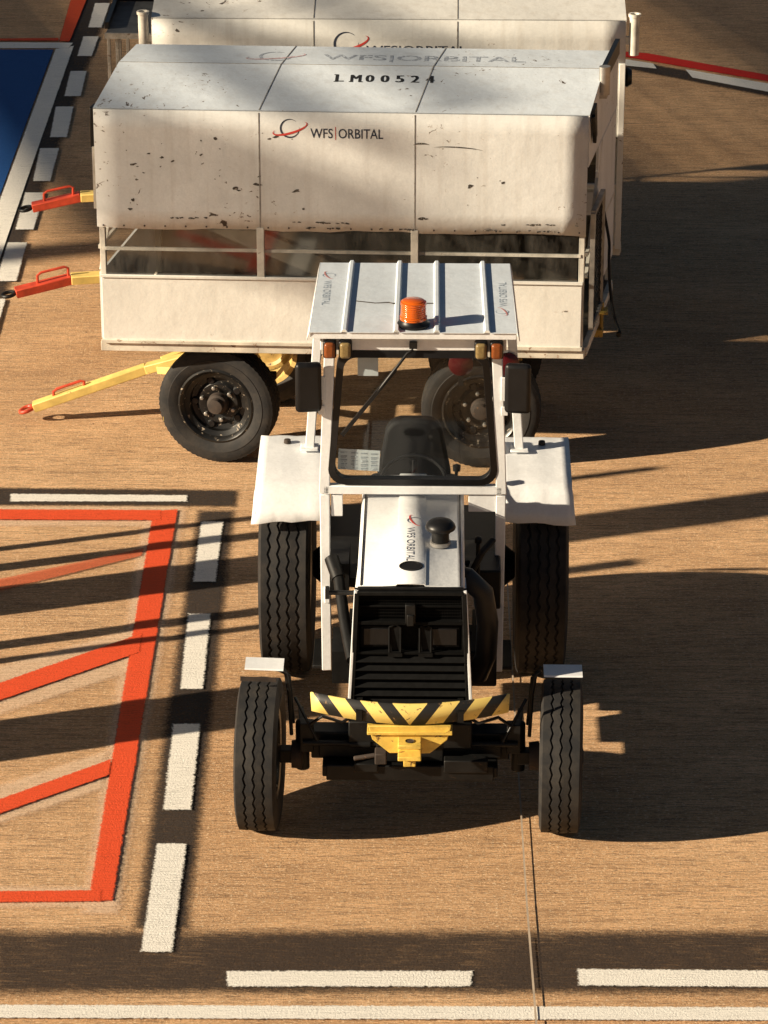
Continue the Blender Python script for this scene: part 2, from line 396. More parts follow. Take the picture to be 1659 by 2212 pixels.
poly_sheet([Q((118,108),(162,100),(-30,650),(-60,590)),Q((-60,92),(160,94),(150,107),(-60,107))],'white_line',M['mwhite'],.010,.02)
poly_sheet([Q((163,-40),(205,-40),(152,92),(126,92)),Q((-60,86),(128,84),(128,91),(-60,91))],'red_line',M['mred'],.012,.015)
poly_sheet([Q((1340,113),(1400,117),(1760,182),(1760,196),(1340,124))],'red_line',M['mdarkred'],.012,.02)
def thin(p,q,w,nm,mt,z):
    a=G(*p);b=G(*q);MB().add([(a[0]-w/2,a[1],z),(a[0]+w/2,a[1],z),(b[0]+w/2,b[1],z),(b[0]-w/2,b[1],z)],[(0,1,2,3)]).build(nm,mt,smooth=False)['kind']='structure'
thin((1160,2240),(1138,1960),.010,'concrete_joint',M['joint'],.018)
thin((1138,1960),(1115,1600),.009,'concrete_joint',M['joint'],.018)
thin((1115,1600),(1084,1060),.009,'concrete_joint',M['joint'],.018)
# ================================================================= TRACTOR
T=empty('airport_tractor',(0.133,15.10,0),R(-1.0),'white open cab tractor with amber beacon and striped bumper in front of the luggage carts','tractor')
for s in(-1,1):
    make_wheel(T,(s*.76,0,.39),.39,.215,.215,M['rubber2'],M['rim'],outer=s,yaw=R(-2),N=140,gv=(-.22,0,.22))
    make_wheel(T,(s*.70,1.90,.60),.60,.285,.32,M['rubber'],M['rim'],outer=s,N=188)
for s in(-1,1):
    prof=[(1.395,1.075),(1.43,1.13),(1.48,1.195),(1.53,1.225),(1.56,1.238),(1.80,1.262),(2.08,1.285),(2.12,1.275),(2.30,1.12),(2.38,.98)]
    mb=MB();x0,x1=s*.46,s*.85
    vs=[];n=len(prof);nx=9
    for j in range(nx):
        x=x0+(x1-x0)*j/(nx-1)
        for i,(y,z) in enumerate(prof):
            dz=.005*math.sin(j*1.6+s)*(1 if i<2 else .25)-(.02*(j/(nx-1))**2 if i<2 else 0)
            xx=x+s*(.022*(3-i)/3 if i<3 and j>=nx-2 else 0);vs.append((xx,y+(.004*math.cos(j*2.3)),z+dz))
    fs=[(j*n+i,j*n+i+1,(j+1)*n+i+1,(j+1)*n+i) for j in range(nx-1) for i in range(n-1)]
    mb.add(vs,fs)
    fe=mb.build('rear_fender',M['tw'],T,solid=.006,smooth=True)
    MB().lathe([(0,.02),(.02,.018),(.025,.0005)],(s*.70,2.0,1.283),'Z',12).build('bolt',M['rustd'],fe)
    MB().ext([(1.42,1.10),(1.48,1.18),(1.56,1.228),(1.8,1.25),(2.07,1.27),(2.1,1.2),(2.05,1.17),(1.8,1.16),(1.6,1.14),(1.48,1.06)],s*.845,s*.853,'X').build('fender_lip',M['tw'],fe)
for s in(-1,1):
    mb=MB();z0=.862
    mb.ext([(-.060,z0),(-.055,z0+.003),(.055,z0+.010),(.062,z0+.006),(.062,z0+.009),(.055,z0+.014),(-.057,z0+.007),(-.064,z0)],s*.665,s*.858,'X')
    if s<0: mb.xf(Matrix.Rotation(R(2),4,'Y'))
    fe=mb.build('front_fender',M['tw'] ,T)
    if s<0:MB().box((s*.76,-.058,z0-.026),(.18,.004,.024),0,0,R(2)).build('fender_lip',M['rustd'],fe)
    MB().tube([(s*.655,.0,.866),(s*.625,0,.84),(s*.61,0,.74),(s*.60,0,.50)],.010).tube([(s*.655,.04,.868),(s*.61,.06,.80),(s*.59,.03,.55)],.008).build('fender_stay',M['blk'],fe)
# hood
hp=[(-.275,1.20),(-.272,1.35),(-.262,1.385),(-.235,1.396),(-.075,1.402),(-.068,1.411),(.068,1.411),(.075,1.402),(.235,1.396),(.262,1.385),(.272,1.35),(.275,1.20)]
mb=MB();mb.ext([(a*.97,b) for a,b in hp],-.165,1.25,'Y',closed=False)
hood=mb.build('hood',M['tw'],T,solid=.006)
for s in(-1,1):
    mb=MB().add([(s*.270,-.18,1.35),(s*.262,.36,1.30),(s*.285,.36,.80),(s*.300,-.19,.74)],[(0,1,2,3)]);mb.build('side_panel',M['tw'],hood,solid=.012)
    MB().beam((s*.268,-.185,1.385),(s*.304,-.20,.735),.016,.03,(0,1,0)).build('nose_edge',M['tw'],hood,bev=.003)
    MB().box((s*.245,.5,1.398),(.006,1.3,.006)).build('hood_seam',M['blkpl'],hood)
MB().box((0,-.172,1.390),(.52,.018,.018)).build('nose_seal',M['blkpl'],hood,bev=.004)
MB().lathe([(0,.0005),(0,.050),(.002,.050),(.003,.056),(0,.060)],(0,.045,1.4155),'Z',28).build('filler_hole',M['blkpl'],hood)
zh=1.4150
logo(hood,(0.015,.62,zh),(0,-1,0),(1,0,0),.075,M['inkh'],M['inkr'])
text_mb('WFS ORBITAL',(-.025,.53,zh),(0,-1,0),(1,0,0),.42,.040).build('lettering',M['inkh'],hood,smooth=False)
pc=MB().lathe([(0,.045),(.075,.043),(.075,.050),(.095,.050)],(.145,.33,1.40),'Z',24).build('air_intake',M['blk'],T)
MB().lathe([(0,.046),(.004,.074),(.012,.077),(.026,.073),(.042,.058),(.052,.034),(.055,.0005)],(.145,.33,1.492),'Z',32).build('intake_cap',M['blkpl'],pc)
MB().lathe([(0,.052),(.018,.052),(.02,.044)],(.145,.33,1.408),'Z',24).build('intake_clamp',M['steel'],pc)
# grille
gr=MB().box((0,-.150,1.065),(.55,.02,.63)).build('grille',M['gril'],T)
mb=MB()
for k in range(6):
    z=.775+k*.046
    w=.268+(1.37-z)*.03
    mb.add([(-w,-.208,z),(w,-.208,z),(w,-.170,z+.030),(-w,-.170,z+.030)],[(0,1,2,3)])
mb.build('louvres',M['louv'],gr,solid=.007,smooth=False)
mb=MB()
for k in range(9):mb.box((0,-.170,1.225+k*.017),(.50,.004,.004))
for k in range(40):mb.box((-.245+k*.01256,-.169,1.293),(.003,.003,.15))
mb.build('mesh_screen',M['gril'],gr,smooth=False)
MB().box((0,-.185,1.215),(.53,.03,.018)).box((0,-.185,1.052),(.55,.03,.014)).box((0,-.18,1.30),(.52,.014,.010)).build('grille_bar',M['gril'],gr,bev=.002)
for s in(-1,1):MB().box((s*.262,-.18,1.135),(.016,.03,.16)).build('grille_upright',M['gril'],gr,bev=.002)
MB().beam((-.262,-.195,1.375),(-.29,-.20,.75),.024,.02,(0,1,0)).beam((.262,-.195,1.375),(.29,-.20,.75),.024,.02,(0,1,0)).box((0,-.195,1.375),(.52,.02,.02)).box((0,-.195,.755),(.57,.02,.02)).build('grille_frame',M['louv'],gr,bev=.003)
for s in(-1,1):
    hl=MB().box((s*.165,-.172,1.135),(.165,.016,.12)).build('headlight',M['gril'],gr,bev=.012)
    MB().box((s*.165,-.182,1.135),(.13,.006,.09)).build('lamp_lens',M['blkpl'],hl,bev=.008)
    MB().tube([(s*.075-.028,-.19,1.19),(s*.075-.028,-.20,1.06),(s*.075+.028,-.20,1.06),(s*.075+.028,-.19,1.19),(s*.075,-.19,1.205),(s*.075-.028,-.19,1.19)],.006,8).box((s*.075,-.200,1.045),(.07,.01,.02)).box((s*.075,-.186,1.125),(.05,.006,.13)).build('lamp_bracket',M['louv'],gr)
MB().box((0,-.20,1.27),(.05,.03,.10)).box((0,-.215,1.24),(.034,.02,.06)).build('latch',M['blk'],gr,bev=.004)
# bumper
mb=MB();vs=[];n=21
for i in range(n):
    x=-.485+.97*i/(n-1);q=abs(x)/.485;y=-.36+.11*q**2;dz=.006*q
    vs+=[(x,y,.742+dz+.012*q),(x*1.012,y+.006,.852+dz)]
mb.add(vs,[(2*i,2*i+2,2*i+3,2*i+1) for i in range(n-1)])
bp=mb.build('bumper',M['haz'],T,solid=.012)
for x in(-.25,.25):MB().box((x,-.27,.78),(.03,.16,.06)).build('bumper_bracket',M['blk'],bp)
mb=MB().ext([(-.205,.735),(.205,.735),(.185,.66),(.10,.585),(-.10,.585),(-.185,.66)],-.365,-.345,'Y')
th=mb.build('tow_hitch',M['yel'],T,bev=.004)
MB().box((0,-.33,.70),(.42,.10,.016)).build('hitch_plate',M['yel'],th,bev=.003)
MB().box((0,-.41,.665),(.115,.10,.022)).box((0,-.41,.60),(.115,.10,.022)).box((0,-.372,.632),(.10,.02,.06)).box((0,-.41,.565),(.06,.03,.05)).build('hitch_jaw',M['yel'],th,bev=.004)
MB().lathe([(0,.0005),(0,.020),(.003,.022)],(0,-.415,.6775),'Z',16).build('hitch_hole',M['rustd'],th)
for s in(-1,1):MB().lathe([(-.375,.0005),(-.372,.008),(-.366,.012)],(s*.15,0,.69),'Y',8).build('bolt',M['rustd'],th)
# axle
mb=MB().box((0,.02,.46),(1.0,.12,.15)).box((0,.0,.50),(.34,.24,.18)).box((-.30,-.02,.455),(.32,.13,.08)).box((.30,-.02,.455),(.32,.13,.08)).box((.16,-.08,.56),(.3,.1,.14)).box((-.18,-.06,.57),(.26,.1,.12))
ax=mb.build('front_axle',M['blk'],T,bev=.008)
for s in(-1,1):
    MB().lathe([(-.14,.035),(.12,.035),(.13,.02),(.13,.0005)],(s*.545,.01,.45),'Z',14).box((s*.60,.0,.39),(.12,.07,.07)).beam((s*.545,.02,.56),(s*.56,.20,.55),.03,.02).box((s*.52,-.05,.52),(.07,.06,.16)).build('steering_knuckle',M['blk'],ax,bev=.004)
    MB().lathe([(-.0,.07),(.05,.075),(.06,.04)],(s*.60,0,.39),'X',18).build('brake_drum',M['rustd'],ax)
    MB().tube([(s*.50,-.08,.60),(s*.44,-.11,.66),(s*.34,-.10,.62),(s*.2,-.05,.7)],.009).tube([(s*.58,-.02,.72),(s*.53,-.07,.64),(s*.46,-.09,.5)],.008).build('brake_hose',M['blkpl'],ax)
    MB().tube([(s*.54,-.09,.50),(s*.14,-.10,.50)],.014).tube([(s*.30,-.10,.50),(s*.20,-.10,.50)],.022).build('tie_rod',M['blk'],ax)
MB().box((0,-.06,.375),(.88,.20,.06)).box((0,-.17,.375),(.84,.012,.085)).box((.28,-.16,.42),(.22,.06,.07)).box((-.22,-.16,.41),(.12,.06,.05)).build('ballast_tray',M['blk'],T,bev=.008)
MB().box((-.145,-.23,.50),(.06,.08,.06)).tube([(-.28,-.24,.49),(-.17,-.24,.51)],.012).build('steering_ram',M['rustd'],T,bev=.006)
# chassis / engine
mb=MB().box((0,.45,.98),(.34,1.1,.52)).box((0,.45,.64),(.26,1.2,.28)).box((0,1.35,.68),(.34,.9,.42)).box((-.2,.35,.72),(.14,.24,.20)).box((.21,.55,.72),(.12,.30,.22))
eng=mb.build('engine',M['blk'],T,bev=.02)
for k in range(16):
    s=-1 if k%2 else 1;y=.1+k*.06;z=.7+.35*random.random()
    MB().tube([(s*.17,y,z),(s*(.25+.06*random.random()),y+.03,z+.05),(s*.27,y+.2,z-.1)],.010+.008*random.random(),8).build('engine_pipe',M['blk'],eng)
mb=MB().tube([(.16,.22,1.30),(.28,.16,1.30),(.36,.16,1.22),(.385,.18,1.05),(.38,.22,.85),(.34,.30,.70)],.055,14);mb.build('intake_hose',M['blkpl'],T)
MB().tube([(-.38,.70,1.05),(-.34,.45,.90),(-.30,.25,.80)],.030,12).tube([(-.42,.80,1.12),(-.38,.70,1.05)],.038,12).box((-.38,.95,1.0),(.10,.3,.18)).box((-.33,.60,.66),(.16,.3,.18)).build('side_pipe',M['blk'],T)
MB().box((.40,.85,.98),(.12,.26,.22)).box((.36,.65,.64),(.16,.34,.20)).tube([(.30,.6,1.12),(.36,.62,1.24),(.42,.7,1.28)],.018).tube([(.34,.7,1.0),(.34,.7,1.26)],.012).lathe([(0,.02),(.03,.02),(.035,.0005)],(.34,.7,1.26),'Z',10).build('fuel_pump',M['blk'],T,bev=.01)
MB().tube([(-.28,.15,1.22),(-.42,.15,1.22)],.012).box((-.42,.15,1.22),(.02,.05,.05)).build('side_lever',M['blk'],T)
MB().lathe([(-.56,.07),(-.5,.12),(-.2,.14),(.2,.14),(.5,.12),(.56,.07)],(0,1.90,.60),'X',20).box((0,1.85,.62),(.4,.5,.4)).build('rear_axle',M['blk'],T,bev=.01)
for s in(-1,1):
    MB().box((s*.42,1.12,.42),(.22,.34,.02)).box((s*.33,1.12,.52),(.02,.3,.2)).build('step',M['blk'],T,bev=.004)
MB().box((0,1.45,.93),(.92,1.0,.02)).build('cab_floor',M['blk'],T)
# cab frame
yf=.95
for s in(-1,1):
    fp=MB().beam((s*.425,yf,2.28),(s*.460,yf,1.43),.055,.05,(0,1,0)).build('front_post',M['tw'],T,bev=.005)
    MB().beam((s*.458,yf,1.425),(s*.452,yf-.02,.42),.052,.045,(0,1,0)).box((s*.447,yf-.025,.86),(.03,.05,.09)).build('lower_post',M['tw'],fp,bev=.005)
    MB().box((s*.475,yf-.03,2.02),(.05,.008,.13)).box((s*.47,yf-.032,1.90),(.035,.006,.05)).build('mirror_plate',M['tw'],fp,bev=.003)
    for z in(1.98,2.06):MB().lathe([(yf-.042,.0005),(yf-.042,.010),(yf-.034,.010)],(s*.487,0,z),'Y',8).build('bolt',M['rustd'],fp)
    MB().beam((s*.50,1.90,2.27),(s*.575,1.93,1.27),.05,.05,(0,1,0)).box((s*.575,1.92,1.29),(.10,.10,.012)).build('rear_post',M['tw'],T,bev=.005)
    MB().beam((s*.44,yf,2.27),(s*.50,1.92,2.27),.05,.05).build('roof_rail',M['tw'],T,bev=.004)
MB().box((0,yf,2.262),(.95,.05,.075)).build('top_beam',M['tw'],T,bev=.005)
MB().box((0,yf,1.452),(.93,.05,.048)).build('cross_beam',M['tw'],T,bev=.005)
MB().box((0,1.92,2.27),(1.0,.05,.05)).build('rear_beam',M['tw'],T,bev=.004)
MB().box((.36,yf,1.38),(.14,.03,.10)).build('gusset',M['tw'],T,bev=.003)
MB().box((-.395,yf,1.36),(.06,.03,.12)).build('gusset',M['tw'],T,bev=.003)
def rrect(z0,z1,w0,w1,r,inset=0,n=6):
    pts=[];w0-=inset;w1-=inset;z0+=inset;z1-=inset
    for (cx,cz,a0) in((w1-r,z1-r,0),(-(w1-r),z1-r,90),(-(w0-r),z0+r,180),(w0-r,z0+r,270)):
        for k in range(n+1):
            a=R(a0+90*k/n);pts.append((cx+r*math.cos(a),cz+r*math.sin(a)))
    return pts
o_=rrect(1.483,2.224,.438,.392,.085);i_=rrect(1.483,2.224,.438,.392,.065,.036)
mb=MB();n=len(o_);vs=[]
for P,y in((o_,yf-.028),(i_,yf-.036),(i_,yf+.02),(o_,yf+.02)):vs+=[(x,y,z) for x,z in P]
fs=[]
for k in range(4):
    l=(k+1)%4
    for i in range(n):
        j=(i+1)%n;fs.append((k*n+i,k*n+j,l*n+j,l*n+i))
ws=mb.add(vs,fs).build('windscreen_seal',M['blkpl'],T,bev=.002)
MB().add([(x,yf-.01,z) for x,z in i_],[tuple(range(n))]).build('windscreen',M['glass'],ws,smooth=False)
MB().box((0,yf+.005,2.236),(.80,.03,.02)).build('frame_strip',M['tw'],T)
nt=MB().box((-.232,yf+.0,2.130),(.105,.002,.105)).build('notice_sheet',M['paper'],T,label='small blank notice at the top of the windscreen')
ns=MB().box((-.280,yf+.0,1.612),(.215,.002,.115),0,0,R(3)).build('notice_sheet',M['paper'],T,label='printed instruction sheet low on the windscreen')
mb=MB()
for r_ in range(5):
    for c_ in range(4):
        mb.box((-.357+c_*.052,yf-.0025,1.655-r_*.021-c_*.003),(.034,.001,.006))
        if r_>0:mb.box((-.359+c_*.052,yf-.0025,1.646-r_*.021-c_*.003),(.026,.001,.003))
mb.build('printed_lines',M['inkf'],ns,smooth=False)
wp=MB().tube([(0.0,yf-.04,2.235),(-.03,yf-.055,2.22),(-.18,yf-.045,2.01)],.008).box((0.0,yf-.04,2.262),(.04,.04,.03)).build('wiper',M['blkpl'],T)
MB().beam((-.09,yf-.045,2.13),(-.365,yf-.040,1.765),.020,.016,(0,1,0)).build('wiper_blade',M['blkpl'],wp)
for s in(-1,1):
    for xo,nm,mt in((.425,'turn_signal',M['amb']),(.345,'front_lamp',M['lens'])):
        hs=MB().box((s*xo,yf-.055,2.245),(.068,.05,.095)).build(nm,M['blkpl'],T,bev=.012,seg=3)
        MB().box((s*xo,yf-.083,2.245),(.056,.034,.084)).build('lens',mt,hs,bev=.016,seg=4)
for s in(-1,1):
    mb=MB().box((s*.535,yf-.07,2.04),(.135,.045,.27),R(s*-8));mi=mb.build('mirror',M['blkpl'],T,bev=.025,seg=4)
    MB().tube([(s*.47,yf-.03,2.02),(s*.52,yf-.03,2.02),(s*.535,yf-.05,2.05)],.010).build('mirror_arm',M['blk'],mi)
# roof sheet with ribs
pr=[(-.525,0)]
for c in(-.35,-.085,.12,.375):pr+=[(c-.016,0),(c-.007,.015),(c+.007,.015),(c+.016,0)]
pr+=[(.525,0)]
mb=MB();vs=[];ny=4
for j in range(ny):
    y=.86+1.09*j/(ny-1);k=1-.035*j/(ny-1)
    for x,z in pr:vs.append((x*k,y,2.345+z))
m_=len(pr)
mb.add(vs,[(j*m_+i,j*m_+i+1,(j+1)*m_+i+1,(j+1)*m_+i) for j in range(ny-1) for i in range(m_-1)])
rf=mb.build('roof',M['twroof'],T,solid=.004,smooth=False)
MB().box((0,.872,2.325),(1.045,.006,.036)).build('roof_fascia',M['tw'],rf,bev=.002)
for s in(-1,1):
    MB().add([(s*.527,.86,2.347),(s*.540,.87,2.30),(s*.520,1.94,2.30),(s*.508,1.95,2.347)],[(0,1,2,3)]).build('roof_side',M['tw'],rf,solid=.005)
MB().tube([(-.30,1.33,2.348),(-.2,1.30,2.348),(-.13,1.31,2.349),(-.11,1.285,2.353),(.1,1.30,2.349)],.003,6).build('roof_crack',M['rustd'],rf)
zt_=2.3482
logo(rf,(-.455,1.74,zt_),(0,-1,0),(1,0,0),.065,M['ink2'],M['inkr2'])
text_mb('WFS ORBITAL',(-.480,1.65,zt_),(0,-1,0),(1,0,0),.38,.040).build('lettering',M['ink2'],rf,smooth=False)
logo(rf,(.455,1.18,zt_),(0,1,0),(-1,0,0),.065,M['ink2'],M['inkr2'])
text_mb('WFS ORBITAL',(.482,1.26,zt_),(0,1,0),(-1,0,0),.38,.040).build('lettering',M['ink2'],rf,smooth=False)
bc=MB().lathe([(0,.082),(.012,.084),(.02,.074),(.035,.070),(.035,.0005)],(.0,.965,2.349),'Z',36).build('beacon_base',M['blkpl'],T)
MB().lathe([(0,.069),(.015,.070),(.018,.066),(.078,.064),(.080,.067),(.092,.066),(.100,.054),(.102,.0005)],(.0,.965,2.384),'Z',36).build('beacon',M['beacon'],bc)
# seat, steering
st=MB().ext(rrect(1.10,1.515,.20,.160,.10,0,8),1.76,1.85,'Y').build('seat_back',M['seat'],T,bev=.02,seg=3)
MB().box((0,1.60,1.10),(.50,.42,.20)).build('seat_cushion',M['seat'],T,bev=.045,seg=4)
sw=MB().tube([Vector((.17*math.cos(a),1.36+.15*math.sin(a),1.33+.08*math.sin(a))) for a in [2*PI*k/28 for k in range(28)]],.010,8,True).tube([(-.16,1.36,1.33),(0,1.36,1.31),(.16,1.36,1.33)],.009).tube([(0,1.36,1.31),(0,1.49,1.39)],.009).tube([(0,1.36,1.31),(0,1.2,1.05)],.02).build('steering_wheel',M['blkpl'],T)
MB().box((0,1.16,1.26),(.44,.20,.26),0,R(15)).build('dashboard',M['blkpl'],T,bev=.02)
MB().tube([(.2,1.5,.94),(.23,1.45,1.35)],.009).lathe([(0,.02),(.03,.022),(.04,.0005)],(.23,1.45,1.35),'Z',10).build('gear_lever',M['blk'],T)
for x in(.25,.50):
    tl=MB().lathe([(1.93,.0005),(1.93,.06),(1.87,.068),(1.86,.05),(1.855,.0005)],(x,0,1.80),'Y',20).build('rear_lamp',M['redlens'],T)
    MB().box((x,1.94,1.72),(.03,.02,.14)).build('lamp_stem',M['blk'],tl)
# ================================================================= CARTS
def drawbar(T_,path,mats,w=.07,handle=None,eye=True,mt=None):
    a,b,c=[Vector(p) for p in path]
    d=MB().beam(a,b,w,.06).build('drawbar',mats[0],T_,bev=.006)
    MB().beam(b,c,w*.9,.06).build('drawbar_tip',mats[1],d,bev=.006)
    t=(c-b).normalized()
    ring=MB();cc=c+t*.05;u=t;v=Vector((0,0,1)).cross(t).normalized()
    ring.tube([cc+(u*math.cos(g)+v*math.sin(g))*.045 for g in [2*PI*k/18 for k in range(18)]],.013,8,True).build('tow_eye',mt or M['blk'],d)
    if handle:
        h0=b.lerp(c,handle[0]);h1=b.lerp(c,handle[1]);up=Vector((0,0,handle[2]))
        MB().tube([h0,h0+up*.85,h0.lerp(h1,.12)+up,h0.lerp(h1,.88)+up,h1+up*.85,h1],.010,8).build('handle',M['red'],d)
    return d
def cart(name,loc,rz,label,L,z_top,mats,wx,shear=0,detail=True,steer=0,gid='luggage carts parked side by side'):
    c=empty(name,loc,rz,label,'baggage cart',gid);hy=.72;hb=.64;sh=(shear,-hy)
    mp,mr,ml=mats
    def B(mb,nm,mat,par=c,**k):return mb.shear(*sh).build(nm,mat,par,**k)
    zt=z_top
    prof=[(-hy,zt),(-.10,zt+.12),(.33,zt+.12),(hb,zt-.01)]
    mb=MB();vs=[]
    nx=14
    for j in range(nx):
        x=-L-.005+(2*L+.01)*j/(nx-1)
        for i,(y,z) in enumerate(prof):vs.append((x,y,z))
    mb.add(vs,[(j*4+i,j*4+i+1,(j+1)*4+i+1,(j+1)*4+i) for j in range(nx-1) for i in range(3)])
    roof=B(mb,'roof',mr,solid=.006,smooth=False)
    mb=MB();vs=[];nx,nz=22,7
    for j in range(nx):
        for i in range(nz):
            x=-L+2*L*j/(nx-1);z=1.615+(zt-.002-1.615)*i/(nz-1)
            vs.append((x,-hy-.012,z+(.006*math.sin(x*7)+.004*math.sin(x*23) if i==0 else 0)))
    mb.add(vs,[(j*nz+i,(j+1)*nz+i,(j+1)*nz+i+1,j*nz+i+1) for j in range(nx-1) for i in range(nz-1)])
    cano=B(mb,'canopy_panel',mp,solid=.008)
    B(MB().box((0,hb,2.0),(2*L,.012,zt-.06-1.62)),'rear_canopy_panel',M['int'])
    lo=B(MB().box((0,-hy-.004,1.082),(2*L-.03,.02,.44)),'lower_panel',ml,bev=.004)
    B(MB().box((0,-hy-.016,1.300),(2*L-.02,.02,.018)),'panel_rim',ml,lo,bev=.002)
    B(MB().box((0,-hy-.018,.866),(2*L-.01,.02,.022)),'panel_rim',M['rust'],lo,bev=.002)
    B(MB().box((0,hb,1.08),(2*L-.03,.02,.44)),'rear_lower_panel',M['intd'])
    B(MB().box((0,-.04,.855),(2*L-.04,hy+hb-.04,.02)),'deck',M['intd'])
    B(MB().box((0,-hy+.02,.825),(2*L+.01,.05,.06)).box((0,hb-.02,.825),(2*L+.01,.05,.06)).box((-L+.01,-.04,.825),(.05,hy+hb-.1,.058)).box((L-.01,-.04,.825),(.05,hy+hb-.1,.058)),'base_frame',M['rust'],bev=.004)
    B(MB().box((0,-.3,.80),(2*L-.2,.08,.07)).box((0,.3,.80),(2*L-.2,.08,.07)).box((wx[0],0,.76),(.3,.9,.06)).box((wx[1],0,.70),(.10,.9,.18)),'chassis',M['rustd'],bev=.006)
    px=[-L+.025,-.5,.46,L-.025]
    for yy in(-hy,hb):
        sy=1 if yy>0 else -1
        for x in px:
            if sy>0 and abs(x)<1:continue
            B(MB().box((x,yy-sy*.02,(zt+.86)/2-.02),(.035,.032,zt-.90)),'post',M['frame'],bev=.003)
        B(MB().box((0,yy-sy*.005,1.475),(2*L-.06,.014,.02)),'rail',M['frame'])
    for x in(-.5,.46):
        B(MB().box((x,-hy-.014,1.46),(.045,.012,.34)),'post',M['frame'],bev=.002)
    for s in(-1,1):
        e=MB().add([(s*L,-hy,2.05),(s*L,-hy,zt-.004),(s*L,-.10,zt+.114),(s*L,.33,zt+.114),(s*L,hb,zt-.016),(s*L,hb,2.05)],[(0,1,2,3,4,5)])
        B(e,'end_gable',mp,solid=.01,smooth=False)
        B(MB().box((s*L,-.04,1.475),(.02,hy+hb-.06,.025)).beam((s*L,-hy+.04,1.32),(s*L,-.1,2.04),.02,.02),'end_brace',M['frame'])
        if s<0:B(MB().box((s*L,-.04,1.09),(.016,hy+hb-.06,.44)),'end_panel',mp)
        else:B(MB().box((s*L,.16,1.55),(.016,.86,1.0)),'end_panel',mp)
    if detail:
        mb=MB()
        for x in(-.5,.46):
            mb.box((x,-hy-.0165,(1.62+zt)/2),(.006,.003,zt-1.64))
            for (y0,z0),(y1,z1) in zip(prof[:2],prof[1:3]):mb.beam((x,y0,z0+.004),(x,y1,z1+.004),.006,.003)
        mb.beam((-L,-.10,zt+.1235),(L,-.10,zt+.1235),.005,.003)
        B(mb,'seams',M['seam'],cano)
        for k in range(24):
            x=-L+.04+k*(2*L-.08)/23
            B(MB().lathe([(-hy-.022,.0005),(-hy-.020,.005),(-hy-.016,.006)],(x,0,1.632),'Y',6),'rivet',M['rustd'],cano)
        B(MB().add([(-L+.05,-hy-.002,1.31),(L-.05,-hy-.002,1.31),(L-.05,-hy-.002,1.61),(-L+.05,-hy-.002,1.61)],[(0,1,2,3)]),'plastic_window',M['film'],smooth=False)
    for i,x in enumerate(wx):
        for s in(-1,1):
            yw=steer if i==0 else 0
            p=Vector((0,s*.53,0));p.rotate(Matrix.Rotation(yw,3,'Z'))
            make_wheel(c,(x+p.x,p.y,.385),.385,.21,.235,M['rubber'],M['rim'] if (s<0) else M['rimy'],outer=s,yaw=yw,axis='Y',N=128,lug=True,gv=(-.2,0,.2))
        MB().tube([(x,-.42,.37),(x,.42,.37)],.035).box((x,0,.55),(.10,.5,.10)).box((x,-.33,.50),(.5,.05,.04)).box((x,.33,.50),(.5,.05,.04)).build('axle',M['rustd'],c)
    return c,cano,roof,B
# --- cart 1
A1,cn,rfA,BA=cart('luggage_cart',(-.229,20.54,0),R(-3),'chipped white covered luggage cart directly behind the tractor, with a stencilled number on its roof',1.52,2.38,(M['cart'],M['cartroof'],M['cartlow']),(-.70,.88),.14,True,R(-11))
def on_front(mb,nm,mat,par):return mb.build(nm,mat,par,smooth=False)
yt=-.7372
logo(cn,(-.31,yt,2.275),(1,0,0),(0,0,1),.115,M['ink'],M['inkr'])
on_front(text_mb('WFS',(-.185,yt,2.215),(1,0,0),(0,0,1),.138,.062,bold=.006),'lettering',M['ink'],cn)
on_front(MB().add([(-.032,yt,2.205),(-.028,yt,2.205),(-.028,yt,2.288),(-.032,yt,2.288)],[(0,1,2,3)]),'divider',M['inkr'],cn)
on_front(text_mb('ORBITAL',(-.012,yt,2.215),(1,0,0),(0,0,1),.275,.062,bold=.006),'lettering',M['ink'],cn)
rs=random.Random(23);mb=MB()
def flake(x,z,r,el,rot):
    n=9;vs=[]
    for k in range(n):
        a=2*PI*k/n;q=r*(.45+.75*rs.random());u=q*math.cos(a)*el;v=q*math.sin(a)
        vs.append((x+u*math.cos(rot)-v*math.sin(rot),yt-.0002,z+u*math.sin(rot)+v*math.cos(rot)))
    vs.append((x,yt-.0002,z))
    mb.add(vs,[(k,(k+1)%n,n) for k in range(n)])
for cx_,cz_,sx_,sz_,nn in((-1.15,2.15,.22,.07,8),(-1.22,1.98,.16,.06,4),(-.85,2.12,.10,.05,6),(-.72,1.95,.2,.08,3),(-.50,1.93,.08,.06,3),(-.40,2.22,.08,.03,4),(-1.35,1.75,.1,.04,4),(.9,1.95,.3,.08,4),(.2,1.85,.5,.15,4)):
    for k in range(nn):
        flake(cx_+rs.gauss(0,sx_*.6),cz_+rs.gauss(0,sz_*.7),.003+.009*rs.random()**1.8,1+1.8*rs.random(),rs.random()*.9-.2)
for x0,x1,z in((-1.05,-.80,1.685),(-.35,.08,1.665),(.50,.62,1.70),(.98,1.46,1.675),(-.2,.5,1.632),(.9,1.4,1.634)):
    n=int((x1-x0)/.03)+1
    for k in range(n):
        if rs.random()<.45:continue
        flake(x0+k*.03,z+.008*rs.random(),.004+.004*rs.random(),2.8,0)
arc_strip(mb,(.72,yt-.0002,2.15),(1,0,0),(0,0,1),.17,.02,20,150,.007,-.05,20)
arc_strip(mb,(.50,yt-.0002,2.178),(1,0,0),(0,0,1),.05,.012,20,180,.010,0,12)
on_front(mb,'paint_scrapes',M['scrape'],cn)
sv=Vector((0,.62,.12)).normalized();so=Vector((-.06,-.72,2.3838))
